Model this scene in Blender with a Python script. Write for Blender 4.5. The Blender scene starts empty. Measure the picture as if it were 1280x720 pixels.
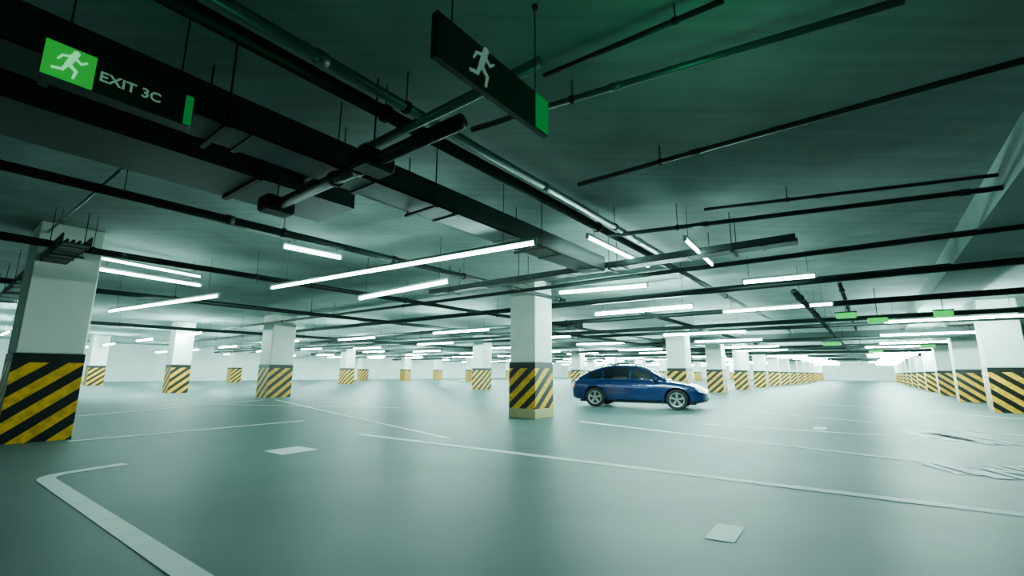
import bpy, bmesh, math, random
from mathutils import Vector, Matrix
from mathutils.bvhtree import BVHTree
random.seed(4)
S=bpy.context.scene
COL=bpy.context.collection
TH=math.radians(38)
H=3.9          # ceiling height
EYE=1.25

# ------------------------------------------------------------------ camera
cam=bpy.data.objects.new("camera",bpy.data.cameras.new("camera")); COL.objects.link(cam)
cam.data.lens=15.95; cam.data.clip_end=400
R=Matrix.Rotation(math.radians(100.5),4,'X')@Matrix.Rotation(math.radians(0.4),4,'Z')
cam.matrix_world=Matrix.Translation((0,0,EYE))@R
S.camera=cam
FPX=15.95/36*1280
# the building grid: a = along the column rows, b = across them (metres)
def W(a,b,z=0.0):
    return Vector((a*math.sin(TH)+b*math.cos(TH), a*math.cos(TH)-b*math.sin(TH), z))
def survey(px,py,z):
    """sight-line of the photo intersected with the real horizontal plane z -> world point"""
    d=R.to_3x3()@Vector((px-640,360-py,-FPX)); t=(z-EYE)/d.z
    return Vector((0,0,EYE))+d*t
ROTA=math.pi/2-TH      # local x -> a axis

# ------------------------------------------------------------------ materials
def mat(name,base=(.5,.5,.5),rough=.5,metal=0,emit=None,es=0,noise=None,nscale=3,bump=0,coat=0,spec=.5):
    m=bpy.data.materials.new(name); m.use_nodes=True; nt=m.node_tree; b=nt.nodes["Principled BSDF"]
    b.inputs["Base Color"].default_value=(*base,1); b.inputs["Roughness"].default_value=rough
    b.inputs["Metallic"].default_value=metal; b.inputs["Coat Weight"].default_value=coat
    b.inputs["Specular IOR Level"].default_value=spec
    if emit: b.inputs["Emission Color"].default_value=(*emit,1); b.inputs["Emission Strength"].default_value=es
    tc=nt.nodes.new("ShaderNodeTexCoord")
    n=nt.nodes.new("ShaderNodeTexNoise"); n.inputs["Scale"].default_value=nscale; n.inputs["Detail"].default_value=6
    nt.links.new(tc.outputs["Object"],n.inputs["Vector"])
    c2=noise if noise else tuple(x*.88 for x in base)
    r=nt.nodes.new("ShaderNodeValToRGB"); r.color_ramp.elements[0].position=.3; r.color_ramp.elements[1].position=.7
    r.color_ramp.elements[0].color=(*c2,1); r.color_ramp.elements[1].color=(*base,1)
    nt.links.new(n.outputs["Fac"],r.inputs["Fac"]); nt.links.new(r.outputs["Color"],b.inputs["Base Color"])
    if bump:
        bp=nt.nodes.new("ShaderNodeBump"); bp.inputs["Strength"].default_value=bump; bp.inputs["Distance"].default_value=.02
        nt.links.new(n.outputs["Fac"],bp.inputs["Height"]); nt.links.new(bp.outputs["Normal"],b.inputs["Normal"])
    return m
def floor_mat():
    m=mat("epoxy_floor",(.105,.165,.162),.5,noise=(.075,.125,.122),nscale=.35,spec=.25)
    nt=m.node_tree; b=nt.nodes["Principled BSDF"]; tc=[n for n in nt.nodes if n.type=='TEX_COORD'][0]
    n2=nt.nodes.new("ShaderNodeTexNoise"); n2.inputs["Scale"].default_value=1.2; n2.inputs["Detail"].default_value=4
    mp=nt.nodes.new("ShaderNodeMapping"); mp.inputs["Rotation"].default_value=(0,0,-ROTA); mp.inputs["Scale"].default_value=(.5,1.0,1)
    nt.links.new(tc.outputs["Object"],mp.inputs["Vector"]); nt.links.new(mp.outputs["Vector"],n2.inputs["Vector"])
    mr=nt.nodes.new("ShaderNodeMapRange"); mr.inputs["To Min"].default_value=.47; mr.inputs["To Max"].default_value=.56
    nt.links.new(n2.outputs["Fac"],mr.inputs["Value"]); nt.links.new(mr.outputs["Result"],b.inputs["Roughness"])
    return m
def ceil_mat():
    m=mat("ceiling_concrete",(.28,.36,.34),.85,noise=(.165,.22,.207),nscale=.7,bump=.15)
    nt=m.node_tree; b=nt.nodes["Principled BSDF"]; tc=[n for n in nt.nodes if n.type=='TEX_COORD'][0]
    r=[n for n in nt.nodes if n.type=='VALTORGB'][0]
    mp=nt.nodes.new("ShaderNodeMapping"); mp.inputs["Rotation"].default_value=(0,0,-ROTA); mp.inputs["Scale"].default_value=(.35,7,1)
    nt.links.new(tc.outputs["Object"],mp.inputs["Vector"])
    br=nt.nodes.new("ShaderNodeTexNoise"); br.inputs["Scale"].default_value=1; br.inputs["Detail"].default_value=3
    nt.links.new(mp.outputs["Vector"],br.inputs["Vector"])
    r2=nt.nodes.new("ShaderNodeValToRGB"); r2.color_ramp.elements[0].position=.35; r2.color_ramp.elements[1].position=.6
    r2.color_ramp.elements[0].color=(.85,.85,.85,1); r2.color_ramp.elements[1].color=(1,1,1,1)
    nt.links.new(br.outputs["Fac"],r2.inputs["Fac"])
    mx=nt.nodes.new("ShaderNodeMix"); mx.data_type='RGBA'; mx.blend_type='MULTIPLY'; mx.inputs[0].default_value=1
    nt.links.new(r.outputs["Color"],mx.inputs[6]); nt.links.new(r2.outputs["Color"],mx.inputs[7]); nt.links.new(mx.outputs[2],b.inputs["Base Color"])
    return m
def hazard_mat(name,sign):
    m=bpy.data.materials.new(name); m.use_nodes=True; nt=m.node_tree; b=nt.nodes["Principled BSDF"]
    b.inputs["Roughness"].default_value=.45
    uv=nt.nodes.new("ShaderNodeUVMap"); sep=nt.nodes.new("ShaderNodeSeparateXYZ"); nt.links.new(uv.outputs["UV"],sep.inputs[0])
    def M(op,a,b_=None):
        n=nt.nodes.new("ShaderNodeMath"); n.operation=op
        for i,v in enumerate((a,b_)):
            if v is None: continue
            if isinstance(v,(int,float)): n.inputs[i].default_value=v
            else: nt.links.new(v,n.inputs[i])
        return n.outputs[0]
    s=M('MULTIPLY',sep.outputs["X"],sign*.85); d=M('ADD',s,sep.outputs["Y"]); d=M('ADD',d,20.0)
    fr=M('FRACT',M('DIVIDE',d,.42)); st=M('GREATER_THAN',fr,.5)
    top=M('LESS_THAN',sep.outputs["Y"],1.34); st=M('MULTIPLY',st,top)
    tc=nt.nodes.new("ShaderNodeTexCoord"); nz=nt.nodes.new("ShaderNodeTexNoise"); nz.inputs["Scale"].default_value=9
    nt.links.new(tc.outputs["Object"],nz.inputs["Vector"])
    rp=nt.nodes.new("ShaderNodeValToRGB"); rp.color_ramp.elements[0].position=.35; rp.color_ramp.elements[1].position=.6
    rp.color_ramp.elements[0].color=(.66,.29,.008,1); rp.color_ramp.elements[1].color=(.98,.46,.01,1)
    nt.links.new(nz.outputs["Fac"],rp.inputs["Fac"])
    mx=nt.nodes.new("ShaderNodeMix"); mx.data_type='RGBA'; mx.inputs[6].default_value=(.005,.006,.006,1)
    nt.links.new(st,mx.inputs[0]); nt.links.new(rp.outputs["Color"],mx.inputs[7]); nt.links.new(mx.outputs[2],b.inputs["Base Color"])
    return m
TUBEC=(.56,1,.89)
M_FLOOR=floor_mat(); M_CEIL=ceil_mat()
M_WALL=mat("white_wall_paint",(.82,.88,.86),.7,nscale=.6)
M_BEAM=mat("beam_concrete",(.28,.35,.33),.8,nscale=1.5,bump=.1)
M_COL=mat("column_paint",(.84,.84,.78),.55,nscale=1.2)
M_HZ1=hazard_mat("hazard_stripes_rising",1); M_HZ2=hazard_mat("hazard_stripes_falling",-1)
M_PLINTH=mat("plinth_ochre",(.50,.42,.20),.6,nscale=5)
M_BLACK=mat("black_steel",(.006,.010,.009),.5,.2)
M_PIPE=mat("dark_pipe",(.022,.035,.032),.45,.4)
M_GALV=mat("galvanised_pipe",(.17,.22,.21),.4,.7)
M_DUCT=mat("dark_duct_sheet",(.028,.045,.042),.45,.4)
M_TUBE=mat("fluorescent_tube",(.9,1,.97),.4,emit=TUBEC,es=560)
M_TUBE2=mat("fluorescent_tube_near",(.9,1,.97),.4,emit=TUBEC,es=38)
M_TUBEN=mat("fluorescent_tube_dim",(.9,1,.97),.4,emit=TUBEC,es=20)
M_HOUS=mat("lamp_housing",(.35,.4,.38),.5)
M_LINE=mat("white_road_paint",(.95,.97,.96),.5,noise=(.80,.86,.84),nscale=6,spec=.35)
M_GREEN=mat("green_sign_lit",(.0,.06,.01),.4,emit=(.0,.55,.05),es=.62)
M_GREEND=mat("green_sign_end",(.0,.12,.03),.4,emit=(.0,.42,.07),es=.32)
M_GREENB=mat("green_sign_far",(.0,.05,.01),.4,emit=(.0,1,.12),es=1.0)
M_SIGNK=mat("sign_dark_green",(.003,.012,.008),.35)
M_SIGNW=mat("sign_white",(.45,.55,.5),.5,emit=(.5,.85,.7),es=.14)
M_SIGNP=mat("pictogram_pale",(.2,.6,.35),.5,emit=(.2,1,.4),es=.9)

# ------------------------------------------------------------------ helpers
def mesh_obj(name,bm,mt,smooth=False,parent=None):
    me=bpy.data.meshes.new(name); bmesh.ops.recalc_face_normals(bm,faces=bm.faces[:]); bm.to_mesh(me); bm.free()
    for p in me.polygons: p.use_smooth=smooth
    if mt: me.materials.append(mt)
    o=bpy.data.objects.new(name,me); COL.objects.link(o)
    if parent: o.parent=parent
    return o
def bm_box(bm,x0,x1,y0,y1,z0,z1):
    v=[bm.verts.new(p) for p in [(x0,y0,z0),(x1,y0,z0),(x1,y1,z0),(x0,y1,z0),(x0,y0,z1),(x1,y0,z1),(x1,y1,z1),(x0,y1,z1)]]
    for f in [(0,3,2,1),(4,5,6,7),(0,1,5,4),(1,2,6,5),(2,3,7,6),(3,0,4,7)]: bm.faces.new([v[i] for i in f])
def bm_cyl(bm,p0,p1,r,n=10,r2=None):
    p0=Vector(p0);p1=Vector(p1); r2=r if r2 is None else r2
    d=(p1-p0).normalized(); up=Vector((0,0,1)) if abs(d.z)<.9 else Vector((1,0,0))
    u=d.cross(up).normalized(); w=d.cross(u)
    A=[];B=[]
    for i in range(n):
        t=2*math.pi*i/n; k=u*math.cos(t)+w*math.sin(t)
        A.append(bm.verts.new(p0+k*r)); B.append(bm.verts.new(p1+k*r2))
    for i in range(n): bm.faces.new([A[i],A[(i+1)%n],B[(i+1)%n],B[i]])
    bm.faces.new(A[::-1]); bm.faces.new(B)
def empty(name,loc,rz,label=None,cat=None,group=None):
    e=bpy.data.objects.new(name,None); e.empty_display_size=.2; COL.objects.link(e); e.location=loc; e.rotation_euler=(0,0,rz)
    if label: tag(e,label,cat,group)
    return e
def tag(o,label,cat,group=None):
    o["label"]=label; o["category"]=cat
    if group: o["group"]=group
def structure(o): o["kind"]="structure"; return o
def poly(name,pts,mt,z=0):
    """flat painted shape lying on the floor, facing up"""
    me=bpy.data.meshes.new(name)
    P=[Vector((p[0],p[1],z)) for p in pts]
    if (P[1]-P[0]).cross(P[2]-P[0]).z<0: P=P[::-1]
    me.from_pydata(P,[],[tuple(range(len(P)))]); me.materials.append(mt)
    o=bpy.data.objects.new(name,me); COL.objects.link(o); return o

# ------------------------------------------------------------------ shell
A0,A1,B0,B1=-14,118,-62,13
def slab(name,z0,z1,mt):
    bm=bmesh.new(); c=[W(A0-.3,B0-.3),W(A1+.3,B0-.3),W(A1+.3,B1+.3),W(A0-.3,B1+.3)]
    lo=[bm.verts.new((p.x,p.y,z0)) for p in c]; hi=[bm.verts.new((p.x,p.y,z1)) for p in c]
    bm.faces.new(lo); bm.faces.new(hi)
    for i in range(4): bm.faces.new([lo[i],lo[(i+1)%4],hi[(i+1)%4],hi[i]])
    return structure(mesh_obj(name,bm,mt))
slab("floor",-.3,0,M_FLOOR); slab("ceiling",H,H+.3,M_CEIL)
def abbox(name,a0,a1,b0,b1,z0,z1,mt):
    bm=bmesh.new(); c=[W(a0,b0),W(a1,b0),W(a1,b1),W(a0,b1)]
    lo=[bm.verts.new((p.x,p.y,z0)) for p in c]; hi=[bm.verts.new((p.x,p.y,z1)) for p in c]
    bm.faces.new(lo); bm.faces.new(hi)
    for i in range(4): bm.faces.new([lo[i],lo[(i+1)%4],hi[(i+1)%4],hi[i]])
    return mesh_obj(name,bm,mt)
structure(abbox("wall_far",A1,A1+.3,B0,B1,0,H,M_WALL)); structure(abbox("wall_back",A0-.3,A0,B0,B1,0,H,M_BEAM))
structure(abbox("wall_left",A0-.3,A1+.3,B0-.3,B0,0,H,M_WALL)); structure(abbox("wall_right",A0-.3,A1+.3,B1,B1+.3,0,H,M_BEAM))
structure(abbox("trim_1",3,A1,1.5,2.5,3.42,H,M_BEAM))
structure(abbox("trim_2",-12,A1,7.5,8.5,3.42,H,M_BEAM))

# ------------------------------------------------------------------ columns
def column_meshes(w,d,plinth,hz):
    bm=bmesh.new(); bm_box(bm,-w/2,w/2,-d/2,d/2,1.52,H)
    shaft=bmesh_to(bm,"column_shaft",M_COL,.02)
    bm=bmesh.new(); z0=.26 if plinth else 0.0; z1=1.52; e=.012
    cs=[(-w/2-e,-d/2-e),(w/2+e,-d/2-e),(w/2+e,d/2+e),(-w/2-e,d/2+e)]
    uvl=bm.loops.layers.uv.new("UVMap"); per=0
    order=[3,0,1,2]
    for k in range(4):
        i=order[k]; p=cs[i]; q=cs[(i+1)%4]; L=math.dist(p,q)
        v=[bm.verts.new((p[0],p[1],z0)),bm.verts.new((q[0],q[1],z0)),bm.verts.new((q[0],q[1],z1)),bm.verts.new((p[0],p[1],z1))]
        f=bm.faces.new(v)
        for lp,(uu,vv) in zip(f.loops,[(-per,0),(-per-L,0),(-per-L,z1-z0),(-per,z1-z0)]): lp[uvl].uv=(uu,vv+(1.5-(z1-z0)))
        per+=L
    f=bm.faces.new([bm.verts.new((p[0],p[1],z1)) for p in cs])
    for lp in f.loops: lp[uvl].uv=(0,1.5)
    me=bpy.data.meshes.new("hazard_band"); bm.to_mesh(me); bm.free(); me.materials.append(hz)
    pl=None
    if plinth:
        bm=bmesh.new(); bm_box(bm,-w/2-.02,w/2+.02,-d/2-.02,d/2+.02,0,.26); pl=bmesh_to(bm,"plinth",M_PLINTH,.01)
    return shaft,me,pl
def bmesh_to(bm,name,mt,bev=0):
    if bev: bmesh.ops.bevel(bm,geom=bm.edges[:],offset=bev,segments=1,affect='EDGES')
    bmesh.ops.recalc_face_normals(bm,faces=bm.faces[:])
    me=bpy.data.meshes.new(name); bm.to_mesh(me); bm.free(); me.materials.append(mt); return me
cache={}
def column(a,b,w=.95,d=.95,plinth=False,right=False,label=None):
    key=(w,d,plinth,right)
    if key not in cache: cache[key]=column_meshes(w,d,plinth,M_HZ2 if right else M_HZ1)
    sh,hz,pl=cache[key]
    e=empty("concrete_column",W(a,b,0),ROTA,label or "white square concrete column with black and yellow hazard stripes","column","hazard-striped parking garage columns")
    for n,me in (("column_shaft",sh),("hazard_band",hz),("plinth",pl)):
        if me is None: continue
        o=bpy.data.objects.new(n,me); COL.objects.link(o); o.parent=e
    return e
column(1.4,-12.15,.9,1.15,label="wide white column with large yellow and black stripes beside painted bay line")
column(10.85,-7.75,.88,.88,plinth=True,label="white column with striped band above a bare ochre plinth")
column(10.6,-22.8,1.1,1.1); column(8.8,-30.4,.9,.9)
for a,b in [(25.4,-22.6),(33,-22.6),(39.5,-22.6),(47,-22.6),(55,-22.6),(63,-22.6),(8.5,-48.3),(20.4,-53),(26,-41),(36,-53),(40.6,-50),(48.4,-52),
            (44,-41),(58,-41),(72,-41),(56,-52),(66,-52),(76,-52),(88,-52),(75,-31),(88,-31),(58,-31),(46,-34)]:
    column(a,b,1.0,1.0)
for a in (25.6,33.2,41,48.8,56.6,64.4,72,80,88,96,104,112): column(a,-8.3,1.0,1.0)
for a in (71,79,87,95,103): column(a,-22.6,1.0,1.0)
for a in (23.4,31.2,39.2,47.2,55.2,63.2,71.2,79.2,87.2,95.2,103.2): column(a,3.7,1.0,1.0,right=True)

# ------------------------------------------------------------------ floor paint
def tagl(o,label="painted white parking bay line on the floor"): tag(o,label,"floor marking","painted floor lines"); return o
def stripe(p,q,w,z=.004):
    p=Vector((p[0],p[1]));q=Vector((q[0],q[1])); d=(q-p).normalized(); n=Vector((-d.y,d.x))*w/2
    return tagl(poly("parking_line",[p-n,q-n,q+n,p+n],M_LINE,z))
def up_mesh(name,verts,faces,mt):
    me=bpy.data.meshes.new(name); F=[]
    for f in faces:
        a,b,c=[Vector(verts[i]) for i in f[:3]]
        F.append(f if (b-a).cross(c-a).z>0 else f[::-1])
    me.from_pydata(verts,[],F); me.materials.append(mt)
    o=bpy.data.objects.new(name,me); COL.objects.link(o); return o
def ribbon(pts,w,label,z=.004):
    P=[Vector(p) for p in pts]; V=[]
    for i,p in enumerate(P):
        d=(P[min(i+1,len(P)-1)]-P[max(i-1,0)]).normalized(); n=Vector((-d.y,d.x))*w/2
        V+=[(p.x+n.x,p.y+n.y,z),(p.x-n.x,p.y-n.y,z)]
    return tagl(up_mesh("parking_line",V,[(2*i,2*i+2,2*i+3,2*i+1) for i in range(len(P)-1)],M_LINE),label)
def sv(x,y): p=survey(x,y,0); return (p.x,p.y)
c=Vector(sv(52,596)); p0=Vector(sv(262,735)); p1=Vector(sv(156,580))
u0=(p0-c).normalized(); u1=(p1-c).normalized(); rr=.28
arc=[]
for i in range(9):
    t=i/8; arc.append(((1-t)**2)*(c+u0*rr)+2*t*(1-t)*c+t*t*(c+u1*rr))
ribbon([p0+u0*1.0]+[p0]+arc+[p1],.16,"white painted bay corner line with a bend")
stripe(sv(450,543),sv(1330,650),.17)
stripe(sv(85,552),sv(380,526),.14,z=.006)
stripe(sv(725,527),sv(1330,598),.16)
stripe(sv(345,500),sv(560,548),.12,z=.005)
stripe(sv(880,530),sv(1280,556),.15)
stripe(sv(945,515),sv(1280,545),.15,z=.006); stripe(sv(1000,503),sv(1280,524),.15)
stripe(sv(240,505),sv(500,510),.12,z=.007)
stripe(sv(100,520),sv(330,500),.12,z=.008)
for q in [[(897,655),(932,659),(918,679),(880,673)],[(330,564),(372,558),(398,562),(352,569)],[(1018,533),(1034,534),(1032,538),(1016,537)]]:
    tagl(poly("painted_floor_patch",[sv(*p) for p in q],M_LINE,.004),"small white painted patch on the floor")
def glyphs(cx,cy,sx,sy,rows):
    c=survey(cx,cy,0); V=[];F=[]
    for (x0,x1,y0,y1) in rows:
        n=len(V); V+=[(x0*sx,y0*sy,0),(x1*sx,y0*sy,0),(x1*sx,y1*sy,0),(x0*sx,y1*sy,0)]; F.append((n,n+1,n+2,n+3))
    o=up_mesh("bay_marking",V,F,M_LINE); o.location=(c.x,c.y,.010); o.rotation_euler=(0,0,-.2)
    tag(o,"worn white painted bay characters on the floor","floor marking","painted bay characters")
G1=[(-.5,-.26,-.5,.5),(-.26,-.04,.25,.5),(-.26,-.04,-.5,-.25),(.12,.55,.25,.5),(.12,.34,-.25,.25),(.12,.55,-.5,-.25)]
G2=[(-.5,-.24,-.5,.5),(-.08,.2,.25,.5),(-.08,.14,-.5,.25),(.34,.58,-.5,.5)]
glyphs(1170,545,.72,1.6,G1); glyphs(1217,549,.66,1.6,G2); glyphs(1196,587,.46,.75,G2); glyphs(1242,592,.46,.75,G1); glyphs(1285,590,.46,.75,G2)

# ------------------------------------------------------------------ luminaires
def lamp(p,q,z,name="tube_light",r=.035,mt=None,label="long fluorescent tube light hung under the ceiling",group="ceiling tube lights"):
    p=Vector((p[0],p[1]));q=Vector((q[0],q[1])); L=(q-p).length; c=(p+q)/2; ang=math.atan2(q.y-p.y,q.x-p.x)
    e=empty(name,(c.x,c.y,z),ang,label,"ceiling light",group)
    bm=bmesh.new(); bm_cyl(bm,(-L/2,0,0),(L/2,0,0),r,8); mesh_obj("tube",bm,mt or M_TUBE,True,e)
    bm=bmesh.new(); bm_box(bm,-L/2-.04,L/2+.04,-.022,.022,r+.012,r+.05); 
    for s in (-1,1): bm_box(bm,s*(L/2+.02)-.02,s*(L/2+.02)+.02,-.022,.022,-r,r+.012)
    mesh_obj("housing",bm,M_HOUS,False,e)
    for s in (-.42,.42):
        bm=bmesh.new(); bm_cyl(bm,(s*L,0,r+.05),(s*L,0,H-z),.005,5); mesh_obj("hanger",bm,M_PIPE,False,e)
    return e
def slamp(x0,y0,x1,y1,z,mt=None,**k):
    a=survey(x0,y0,z); b=survey(x1,y1,z); return lamp(a,b,z,mt=mt or M_TUBE2,**k)
slamp(340,360,668,304,2.95,r=.024); slamp(137,389,273,370,2.95,r=.03)
slamp(735,297,810,333,3.45,r=.022); slamp(857,300,890,331,3.3,r=.02)
slamp(105,319,250,346,3.55,r=.02); slamp(120,336,250,357,3.5,r=.03)
slamp(450,373,560,352,2.95,r=.035); slamp(700,366,808,357,3.1,r=.035); slamp(930,353,1018,345,3.3,r=.035)
slamp(745,393,865,383,3.0,r=.035,mt=M_TUBE); slamp(905,390,1040,380,3.1,r=.035)
slamp(355,308,425,322,3.6,r=.04,name="batten_light",mt=M_TUBEN,label="short batten lamp fixed close under the ceiling")
a=14.5
while a<112:
    b=-57.0
    while b<1:
        if not (a<18 and b>-12):
            bb=b+random.uniform(-.6,.6); L=3.4
            lamp(W(a,bb),W(a,bb+L),3.05+random.uniform(-.1,.1),r=.03 if a<40 else .045)
        b+=8.2
    a+=6.3 if a<60 else 9
for a in (2.5,8.5): 
    for b in (-56,-47,-38,-30): lamp(W(a,b),W(a,b+3.4),3.1)
# ------------------------------------------------------------------ pipes and trays
def pipe(p,q,z,r,mt=M_PIPE,name="ceiling_pipe",label="dark steel pipe hung below the concrete ceiling",hang=4.2):
    p=Vector((p[0],p[1],z));q=Vector((q[0],q[1],z)); d=q-p; L=d.length
    e=empty(name,(p.x,p.y,0),math.atan2(d.y,d.x),label,"pipe","ceiling service pipes")
    bm=bmesh.new(); bm_cyl(bm,(0,0,z),(L,0,z),r,12)
    k=1.5
    while k<L-.2 and L<30:
        bm_cyl(bm,(k-.05,0,z),(k+.05,0,z),r*1.25,12); k+=3.0
    mesh_obj("pipe_run",bm,mt,True,e)
    k=1.1
    while k<L and k<22:
        if z+r<H-.05:
            bm=bmesh.new(); bm_cyl(bm,(k,0,z),(k,0,H),.006,5); bm_cyl(bm,(k-.02,0,z),(k+.02,0,z),r*1.35,10); mesh_obj("hanger",bm,M_BLACK,False,e)
        k+=hang
    return e
def spipe(x0,y0,x1,y1,z,r,**k):
    return pipe(survey(x0,y0,z),survey(x1,y1,z),z,r,**k)
def tray(a0,b0,a1,b1,z0,z1,w,label="black steel cable tray suspended below the ceiling",hang=2.2):
    p=W(a0,b0);q=W(a1,b1); d=q-p; L=d.length
    e=empty("cable_tray",(p.x,p.y,0),math.atan2(d.y,d.x),label,"cable tray","suspended cable trays")
    bm=bmesh.new(); bm_box(bm,0,L,-w/2,w/2,z0,z0+.02); bm_box(bm,0,L,-w/2,-w/2+.02,z0,z1); bm_box(bm,0,L,w/2-.02,w/2,z0,z1)
    k=.6
    while k<L: bm_box(bm,k,k+.05,-w/2-.015,w/2+.015,z0-.012,z0+.0); k+=1.2
    mesh_obj("tray_channel",bm,M_DUCT,False,e)
    bm=bmesh.new()
    for j in range(4): yy=-w/2+w*(j+1)/5; bm_cyl(bm,(0.02,yy,z0+.05),(L-.02,yy,z0+.05),.025,6)
    mesh_obj("cable_bundle",bm,M_PIPE,True,e)
    k=.8
    while k<L:
        bm=bmesh.new()
        for s in (-1,1): bm_cyl(bm,(k,s*(w/2+.03),z0-.03),(k,s*(w/2+.03),H),.008,5)
        bm_box(bm,k-.02,k+.02,-w/2-.06,w/2+.06,z0-.05,z0-.02); mesh_obj("trapeze_hanger",bm,M_BLACK,False,e); k+=hang
    return e
def duct(a0,b0,a1,b1,z0,z1,w):
    p=W(a0,b0);q=W(a1,b1); d=q-p; L=d.length
    e=empty("air_duct",(p.x,p.y,0),math.atan2(d.y,d.x),"dark rectangular ventilation duct under the ceiling","air duct","ventilation ducts")
    bm=bmesh.new(); bm_box(bm,0,L,-w/2,w/2,z0,z1); mesh_obj("duct_run",bm,M_DUCT,False,e)
    k=1.2
    while k<L:
        bm=bmesh.new(); bm_box(bm,k-.03,k+.03,-w/2-.03,w/2+.03,z0-.03,z1+.03); mesh_obj("flange",bm,M_BLACK,False,e); k+=2.4
    k=1.2
    while k<min(L,30):
        bm=bmesh.new()
        for s in (-1,1): bm_cyl(bm,(k,s*(w/2+.02),z1),(k,s*(w/2+.02),H),.01,5)
        mesh_obj("hanger",bm,M_BLACK,False,e); k+=4.8
tray(-4,-4.05,7.8,-4.05,3.17,3.45,.44)
tray(8.1,-9,8.1,-.7,3.26,3.38,.30)
duct(-4,-5.6,3.2,-5.6,3.35,3.75,.9)
duct(17.6,-50,17.6,-10,3.15,3.5,.8); duct(30.2,-55,30.2,6,3.1,3.5,1.0); duct(43,-55,43,6,3.1,3.5,1.0)
pipe(W(2.2,-5.0),W(2.2,-2.2),3.08,.06); 
pipe(W(2.5,-5.4),W(2.5,-1.7),3.52,.045,mt=M_GALV); 
def junction(a,b,z,label):
    e=empty("junction_box",W(a,b,z),ROTA,label,"junction box","ceiling junction boxes")
    bm=bmesh.new(); bm_box(bm,-.16,.16,-.12,.12,0,.16); me=bmesh_to(bm,"box_body",M_BLACK,.015); o=bpy.data.objects.new("box_body",me); COL.objects.link(o); o.parent=e
    bm=bmesh.new(); bm_box(bm,-.14,.14,-.10,.10,-.012,0); mesh_obj("box_cover",bm,M_PIPE,False,e)
    bm=bmesh.new(); bm_cyl(bm,(0,0,.16),(0,0,H-z),.008,6); mesh_obj("hanger",bm,M_BLACK,False,e)
for a,b in ((2.2,-3.3),(2.2,-5.1)): junction(a,b,3.0,"black junction box beside the cable tray")
for b,z,r,a0,a1,mt in [(-3.3,3.6,.065,-3,30,M_PIPE),(-3.0,3.55,.045,-3,9,M_GALV),(-7.3,3.45,.06,-2,12,M_PIPE),
                     (-.4,3.5,.05,14,60,M_PIPE),(-10.6,3.3,.06,-1,40,M_PIPE),(-16,3.3,.07,-1,60,M_PIPE),(-26,3.2,.08,4,90,M_PIPE),(-12,3.15,.07,16,110,M_PIPE),(-5.6,3.15,.07,14,110,M_PIPE),(-1.2,3.1,.07,12,110,M_PIPE)]:
    pipe(W(a0,b),W(a1,b),z,r,mt=mt)
for a,z,r,b0,b1,mt in [(5.0,3.7,.03,-2.8,6,M_PIPE),(9.6,3.4,.05,-30,8,M_PIPE),(12,3.3,.07,-40,8,M_PIPE),(12.6,3.45,.05,-40,8,M_PIPE),
                      (15.5,3.2,.08,-50,9,M_PIPE),(19,3.1,.08,-55,9,M_PIPE),(22.5,3.2,.08,-55,9,M_PIPE),(28,3.0,.1,-58,9,M_PIPE),(35,3.0,.1,-58,9,M_PIPE),(44.5,3.0,.12,-58,9,M_PIPE),(54,3.0,.12,-58,9,M_PIPE),(66,3.0,.15,-58,9,M_PIPE)]:
    pipe(W(a,b0),W(a,b1),z,r,mt=mt)
spipe(0,205,370,300,3.5,.035); spipe(0,292,345,352,3.3,.04); spipe(60,290,175,192,3.7,.02,mt=M_GALV)
spipe(590,162,1130,0,3.7,.03,mt=M_GALV); spipe(680,95,905,0,3.75,.022)
spipe(760,295,1275,232,3.5,.035); spipe(880,262,1278,215,3.7,.025)
tray(1.2,-20,1.2,-9.5,3.15,3.3,.35)

# ------------------------------------------------------------------ exit signs
def limb(bm,p,q,w,y,t=.006):
    p=Vector(p);q=Vector(q); d=(q-p).normalized(); n=Vector((-d.y,d.x))*w/2
    e=d*w*.3
    c=[p-n-e,q-n*.8+e,q+n*.8+e,p+n-e]
    f=[bm.verts.new((k.x,y,k.y)) for k in c]; b=[bm.verts.new((k.x,y+t,k.y)) for k in c]
    bm.faces.new(f); bm.faces.new(b[::-1])
    for i in range(4): bm.faces.new([f[i],f[(i+1)%4],b[(i+1)%4],b[i]])
def runner(bm,cx,cz,s,y,flip=1):
    P=lambda x,z:(cx+x*s*flip,cz+z*s)
    bm_cyl(bm,(cx+.10*s*flip,y,cz+.40*s),(cx+.10*s*flip,y+.006,cz+.40*s),.085*s,12)
    limb(bm,P(.06,.28),P(-.04,-.02),.17*s,y)
    limb(bm,P(.06,.27),P(.25,.12),.07*s,y+.001); limb(bm,P(.25,.12),P(.36,.22),.06*s,y)
    limb(bm,P(.04,.27),P(-.19,.20),.07*s,y+.002); limb(bm,P(-.19,.20),P(-.27,.04),.06*s,y)
    limb(bm,P(-.02,-.02),P(.16,-.18),.10*s,y+.001); limb(bm,P(.16,-.18),P(.12,-.42),.08*s,y)
    limb(bm,P(-.05,-.03),P(-.14,-.25),.10*s,y+.002); limb(bm,P(-.14,-.25),P(-.36,-.30),.08*s,y)
def sign_base(L,h,z,a,b,label):
    e=empty("exit_sign",W(a,b,z),ROTA,label,"sign")
    bm=bmesh.new(); bm_box(bm,0,L,0,.05,0,h); o=bpy.data.objects.new("housing",bmesh_to(bm,"housing",M_SIGNK,.006)); COL.objects.link(o); o.parent=e
    for k in (.12,.88):
        bm=bmesh.new(); bm_cyl(bm,(L*k,.025,h),(L*k,.025,H-z),.005,6); bm_cyl(bm,(L*k,.025,H-z-.03),(L*k,.025,H-z),.02,10); mesh_obj("hanging_rod",bm,M_BLACK,False,e)
    return e
e=sign_base(1.08,.28,2.9,1.43,-1.64,"dark hanging sign with pale walking figure and green end panel")
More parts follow.
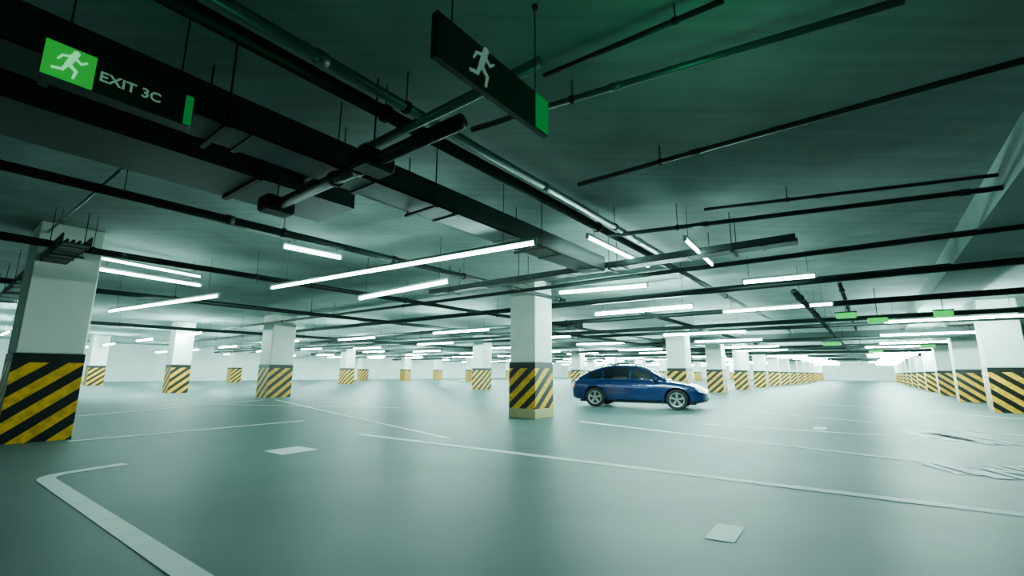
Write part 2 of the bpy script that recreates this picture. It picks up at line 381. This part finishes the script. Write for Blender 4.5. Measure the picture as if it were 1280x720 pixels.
bm=bmesh.new(); runner(bm,.36,.145,.28,-.010,1); mesh_obj("walking_figure",bm,M_SIGNW,False,e)
bm=bmesh.new(); bm_box(bm,.92,1.07,-.006,.0,.01,.27); mesh_obj("green_panel",bm,M_GREEND,False,e)
e=sign_base(.74,.22,2.9,.16,-3.53,"hanging sign with lit green pictogram square and EXIT lettering")
bm=bmesh.new(); bm_box(bm,.003,.225,-.008,.0,.003,.217); mesh_obj("lit_pictogram_panel",bm,M_GREEN,False,e)
bm=bmesh.new(); runner(bm,.114,.11,.19,-.018,1); mesh_obj("running_figure",bm,M_SIGNP,False,e)
bm=bmesh.new(); bm_box(bm,.69,.735,-.006,.0,.004,.216); mesh_obj("green_panel",bm,M_GREEND,False,e)
def lettering(txt,x,z,size,parent,mt,y=-.004):
    cu=bpy.data.curves.new("lettering",'FONT'); cu.body=txt; cu.size=size; cu.extrude=.002; cu.offset=.0015
    o=bpy.data.objects.new("lettering_curve",cu); COL.objects.link(o); bpy.context.view_layer.update()
    me=bpy.data.meshes.new_from_object(o.evaluated_get(bpy.context.evaluated_depsgraph_get()))
    bpy.data.objects.remove(o); me.materials.clear(); me.materials.append(mt)
    t=bpy.data.objects.new("lettering",me); COL.objects.link(t); t.parent=parent; t.location=(x,y,z); t.rotation_euler=(math.pi/2,0,0)
lettering("EXIT 3C",.245,.085,.088,e,M_SIGNW)
for x,y,z,L in [(1058,398,2.9,.5),(1098,404,2.8,.5),(1180,396,2.8,.4),(1095,441,2.6,.7),(1160,435,2.6,.6),(1040,432,2.6,.7)]:
    p=survey(x,y,z)
    e=empty("exit_sign",(p.x,p.y,z),ROTA-math.pi/2,"small lit green exit sign hanging from the ceiling","sign","small lit green signs")
    bm=bmesh.new(); bm_box(bm,-L/2,L/2,-.05,.05,0,.17); o=bpy.data.objects.new("lit_panel",bmesh_to(bm,"lit_panel",M_GREENB,.03)); COL.objects.link(o); o.parent=e
    bm=bmesh.new(); bm_box(bm,-L/2-.02,L/2+.02,-.055,.055,.17,.2); bm_cyl(bm,(0,0,.19),(0,0,H-z),.012,6); mesh_obj("frame",bm,M_BLACK,False,e)
# unseen green point lights, added to tint the ceiling around the signs
def glow(loc,pw,r=.15):
    l=bpy.data.lights.new("added_green_glow",'POINT'); l.energy=pw; l.color=(.05,1,.38); l.shadow_soft_size=r
    o=bpy.data.objects.new("added_green_glow",l); COL.objects.link(o); o.location=loc
glow(W(2.9,-.5,2.75),13,.3); glow(W(.3,-3.0,2.7),4,.3)

# ------------------------------------------------------------------ car
M_PAINT=mat("blue_car_paint",(.003,.020,.105),.25,.3,coat=1,noise=(.003,.018,.098),nscale=2)
M_GLASS=mat("dark_car_glass",(.006,.009,.011),.08,spec=.6)
M_TYRE=mat("tyre_rubber",(.01,.01,.011),.8)
M_RIM=mat("alloy_rim",(.5,.55,.56),.3,.8)
M_TRIM=mat("black_plastic",(.008,.009,.01),.5)
M_HEAD=mat("headlamp_lens",(.7,.8,.85),.1,emit=(.8,.95,1),es=1.5)
M_TAIL=mat("tail_lamp",(.4,.01,.01),.2,emit=(1,.03,.02),es=.3)
M_CHR=mat("chrome",(.5,.52,.52),.15,1)
def loft(stations):
    bm=bmesh.new(); rings=[]
    for x,sec in stations:
        full=[(y,z) for y,z in sec]+[(-y,z) for y,z in sec[-2:0:-1]]
        rings.append([bm.verts.new((x,y,z)) for y,z in full])
    n=len(rings[0])
    for A,B in zip(rings,rings[1:]):
        for i in range(n): bm.faces.new([A[i],A[(i+1)%n],B[(i+1)%n],B[i]])
    bm.faces.new(rings[0][::-1]); bm.faces.new(rings[-1])
    bmesh.ops.recalc_face_normals(bm,faces=bm.faces[:]); return bm
def finish(bm,name,sub,cut=None,mt=None):
    me=bpy.data.meshes.new(name); bm.to_mesh(me); bm.free()
    o=bpy.data.objects.new(name,me); COL.objects.link(o)
    m=o.modifiers.new("s",'SUBSURF'); m.levels=sub; m.render_levels=sub
    if cut:
        m=o.modifiers.new("b",'BOOLEAN'); m.operation='DIFFERENCE'; m.object=cut; m.solver='EXACT'
    bpy.context.view_layer.update()
    me2=bpy.data.meshes.new_from_object(o.evaluated_get(bpy.context.evaluated_depsgraph_get()))
    bpy.data.objects.remove(o); me2.materials.clear(); me2.materials.append(mt)
    for p in me2.polygons: p.use_smooth=True
    return me2
def build_car(loc,rz,label):
    car=empty("car",loc,rz,label,"car")
    def add(name,me,par=car,l=None):
        o=bpy.data.objects.new(name,me); COL.objects.link(o); o.parent=par
        if l:o["label"]=l
        return o
    st=[]
    for x,w,zb,zt in [(-2.20,.55,.38,.78),(-2.16,.72,.30,.90),(-2.03,.82,.24,.98),(-1.7,.87,.21,.99),(-1.3,.89,.19,.97),(-.7,.895,.18,.95),(0,.9,.18,.93),(.7,.895,.18,.93),
                      (1.0,.89,.18,.95),(1.35,.885,.19,.91),(1.7,.86,.2,.85),(1.98,.80,.21,.77),(2.16,.68,.24,.68),(2.24,.48,.30,.58)]:
        zm=(zb+zt)/2
        st.append((x,[(0,zb),(w*.55,zb),(w*.93,zb+.01),(w*.99,zb+.10),(w,zm-.02),(w*1.0,zt-.22),(w*.965,zt-.11),(w*.9,zt-.035),(w*.62,zt-.004),(0,zt+.012)]))
    bm=loft(st)
    cb=bmesh.new()
    for x in (1.36,-1.3):
        for s in (-1,1): bm_cyl(cb,(x,s*.62,.335),(x,s*1.1,.335),.385,32)
    cm=bpy.data.meshes.new("cut"); bmesh.ops.recalc_face_normals(cb,faces=cb.faces[:]); cb.to_mesh(cm); cb.free()
    cut=bpy.data.objects.new("cut",cm); COL.objects.link(cut)
    body=finish(bm,"car_body",2,cut,M_PAINT); bpy.data.objects.remove(cut)
    add("car_body",body)
    st=[]
    for x,wb,wt,zt in [(-2.02,.70,.64,.985),(-1.90,.74,.60,1.06),(-1.62,.765,.58,1.22),(-1.30,.78,.575,1.36),(-.88,.79,.58,1.455),(-.28,.79,.585,1.485),(.10,.79,.58,1.45),(.50,.785,.575,1.31),(.88,.775,.60,1.10),(1.14,.76,.62,.93)]:
        zb=.86; h=zt-zb
        st.append((x,[(0,zb),(wb*.6,zb),(wb,zb),(wb-(wb-wt)*.45,zb+h*.45),(wt*1.04,zt-h*.14),(wt*.93,zt-h*.04),(wt*.6,zt),(0,zt+.012)]))
    cabin=finish(loft(st),"cabin_shell",2,None,M_PAINT); add("cabin_shell",cabin)
    def bvh(*mes):
        vs=[];ps=[]
        for m in mes:
            o=len(vs); vs+=[v.co.copy() for v in m.vertices]; ps+=[[i+o for i in p.vertices] for p in m.polygons]
        return BVHTree.FromPolygons(vs,ps)
    T=bvh(cabin); TB=bvh(body)
    def skin(name,pts,dr,tree,mt,off=.008):
        dr=Vector(dr).normalized(); bm=bmesh.new(); g=[]
        for row in pts:
            rr=[]
            for p in row:
                h=tree.ray_cast(Vector(p),dr)[0]
                rr.append(bm.verts.new(h-dr*off) if h is not None else None)
            g.append(rr)
        for i in range(len(g)-1):
            for j in range(len(g[0])-1):
                q=[g[i][j],g[i+1][j],g[i+1][j+1],g[i][j+1]]
                if all(q): bm.faces.new(q)
        return mesh_obj(name,bm,mt,True,car)
    def lerp(tab,x):
        for (x0,y0),(x1,y1) in zip(tab,tab[1:]):
            if x0<=x<=x1: return y0+(y1-y0)*(x-x0)/(x1-x0)
        return tab[-1][1] if x>tab[-1][0] else tab[0][1]
    top=[(-1.62,1.06),(-1.45,1.17),(-1.25,1.26),(-.85,1.365),(-.28,1.39),(.10,1.34),(.46,1.21),(.86,1.0)]
    low=[(-1.62,1.02),(-1.2,.985),(.86,.965)]
    for s in (-1,1):
        for x0,x1 in ((-.08,.86),(-1.02,-.14),(-1.60,-1.09)):
            pts=[[(x,s*2,lerp(low,x)+(lerp(top,x)-lerp(low,x))*j/6) for j in range(7)] for x in [x0+(x1-x0)*i/12 for i in range(13)]]
            skin("side_window",pts,(0,-s,0),T,M_GLASS)
        for x in (-1.02,-.1,.98):
            pts=[[(x+dx,s*2,z) for z in (.3,.45,.6,.75,.86)] for dx in (-.006,.006)]
            skin("door_seam",pts,(0,-s,0),TB,M_TRIM,.002)
        for x in (-.92,.0):
            pts=[[(x+dx,s*2,z) for z in (.76,.785)] for dx in (0,.06,.12,.18)]
            skin("door_handle",pts,(0,-s,0),TB,M_CHR,.025)
        pts=[[(x,s*2,z) for z in (.215,.25,.285)] for x in [-.85+1.75*i/10 for i in range(11)]]
        skin("sill_trim",pts,(0,-s,0),TB,M_TRIM,.006)
        pts=[[(3,s*y,z0+(z1-z0)*j/4) for j in range(5)] for y,z0,z1 in [(.42,.56,.64),(.52,.555,.67),(.62,.56,.69),(.70,.58,.71),(.75,.60,.72)]]
        skin("headlamp",pts,(-1,0,0),TB,M_HEAD,.010)
        pts=[[(-3,s*y,z) for z in (.66,.74,.82,.9)] for y in (.45,.55,.65,.73,.79)]
        skin("tail_lamp",pts,(1,0,0),TB,M_TAIL,.010)
        bm=bmesh.new(); bmesh.ops.create_uvsphere(bm,u_segments=14,v_segments=8,radius=1); bmesh.ops.scale(bm,vec=(.085,.11,.07),verts=bm.verts[:]); bmesh.ops.translate(bm,vec=(.72,s*.93,1.0),verts=bm.verts[:])
        bm_cyl(bm,(.74,s*.78,.95),(.72,s*.9,.98),.025,8); mesh_obj("wing_mirror",bm,M_PAINT,True,car)
        bm=bmesh.new(); prev=None
        for i in range(9):
            x=-1.15+1.2*i/8; h=T.ray_cast(Vector((x,s*.46,3)),Vector((0,0,-1)))[0]
            top_=Vector((x,s*.46,h.z+.06))
            if prev is not None: bm_cyl(bm,prev,top_,.016,8)
            if i in (0,4,8): bm_cyl(bm,(x,s*.46,h.z-.01),top_,.018,8)
            prev=top_
        mesh_obj("roof_rail",bm,M_TRIM,True,car)
    for x in (-.85,-.2):
        z=T.ray_cast(Vector((x,.46,3)),Vector((0,0,-1)))[0].z+.085
        bm=bmesh.new(); bm_box(bm,x-.03,x+.03,-.5,.5,z-.012,z+.02); mesh_obj("roof_crossbar",bm,M_TRIM,False,car)
    ys=[-.60+1.2*i/12 for i in range(13)]
    pts=[[(4,y*(1-.14*(z-1)/.385),z) for z in (1.0,1.08,1.16,1.24,1.32,1.40)] for y in ys]
    skin("windscreen",pts,(-1,0,0),T,M_GLASS,.01)
    pts=[[(-4,y,z) for z in (1.04,1.10,1.16,1.23,1.31)] for y in [-.50+1.0*i/12 for i in range(13)]]
    skin("rear_window",pts,(1,0,0),T,M_GLASS,.01)
    pts=[[(3,y,z) for z in (.46,.51,.56,.6)] for y in [-.36+.72*i/8 for i in range(9)]]
    skin("grille",pts,(-1,0,0),TB,M_TRIM,.008)
    pts=[[(3,y,z) for z in (.27,.31,.36)] for y in [-.5+1.0*i/8 for i in range(9)]]
    skin("lower_intake",pts,(-1,0,0),TB,M_TRIM,.008)
    pts=[[(3,y,z) for z in (.38,.42,.46)] for y in [-.24+.48*i/4 for i in range(5)]]
    skin("number_plate",pts,(-1,0,0),TB,M_LINE,.014)
    bm=bmesh.new(); bm_box(bm,-1.9,1.9,-.60,.60,.17,.5); mesh_obj("underbody",bm,M_TRIM,False,car)
    def lathe(prof,n=32):
        bm=bmesh.new(); rings=[]
        for r,y in prof: rings.append([bm.verts.new((r*math.cos(2*math.pi*i/n),y,r*math.sin(2*math.pi*i/n))) for i in range(n)])
        m=len(rings)
        for k in range(m):
            A=rings[k];B=rings[(k+1)%m]
            for i in range(n): bm.faces.new([A[i],A[(i+1)%n],B[(i+1)%n],B[i]])
        return bm
    r=.335
    bt=lathe([(.225,-.10),(.30,-.105),(.325,-.09),(r,-.06),(r,.06),(.325,.09),(.30,.105),(.225,.10)])
    bmesh.ops.recalc_face_normals(bt,faces=bt.faces[:]); tyre=bpy.data.meshes.new("wheel"); bt.to_mesh(tyre); bt.free(); tyre.materials.append(M_TYRE)
    for p in tyre.polygons:p.use_smooth=True
    br=lathe([(.205,-.095),(.232,-.102),(.232,.09),(.205,.09)])
    for k in range(5):
        t=2*math.pi*k/5+.3
        for dt in (-.10,.10):
            c=Vector((math.cos(t+dt),0,math.sin(t+dt))); n=Vector((-c.z,0,c.x))
            vs=[]
            for rr,w,y0 in ((.03,.018,-.085),(.215,.022,-.092)):
                for sgn in (-1,1):
                    for yy in (y0,y0+.03): vs.append(br.verts.new(c*rr+n*w*sgn+Vector((0,yy,0))))
            for f in ((0,2,6,4),(1,5,7,3),(0,4,5,1),(2,3,7,6)): br.faces.new([vs[i] for i in f])
    bm_cyl(br,(0,-.098,0),(0,-.05,0),.05,16)
    bmesh.ops.recalc_face_normals(br,faces=br.faces[:]); rim=bpy.data.meshes.new("rim"); br.to_mesh(rim); br.free(); rim.materials.append(M_RIM)
    bd=bmesh.new(); bm_cyl(bd,(0,-.035,0),(0,-.02,0),.2,24); disc=bmesh_to(bd,"brake_disc",M_TRIM)
    for x in (1.36,-1.3):
        for s in (-1,1):
            w=add("wheel",tyre); w.location=(x,s*.775,r); w.rotation_euler=(0,0,0 if s<0 else math.pi)
            add("rim",rim,w,"silver alloy rim"); add("brake_disc",disc,w)
    return car
pr=survey(742,507.5,0); pf=survey(838,513.5,0)
mid=(Vector((pr.x,pr.y))+Vector((pf.x,pf.y)))/2
hd=ROTA-math.pi/2+math.radians(11)
off=Vector((-math.sin(hd),math.cos(hd)))*.78
car=build_car((mid.x+off.x+.17,mid.y+off.y,0),hd,"dark navy blue hatchback car with slim roof rack parked alone")
car.scale=(1.09,1.04,1.05)

# ------------------------------------------------------------------ world
w=bpy.data.worlds.new("world"); S.world=w; w.use_nodes=True
w.node_tree.nodes["Background"].inputs[0].default_value=(.02,.05,.045,1); w.node_tree.nodes["Background"].inputs[1].default_value=.05
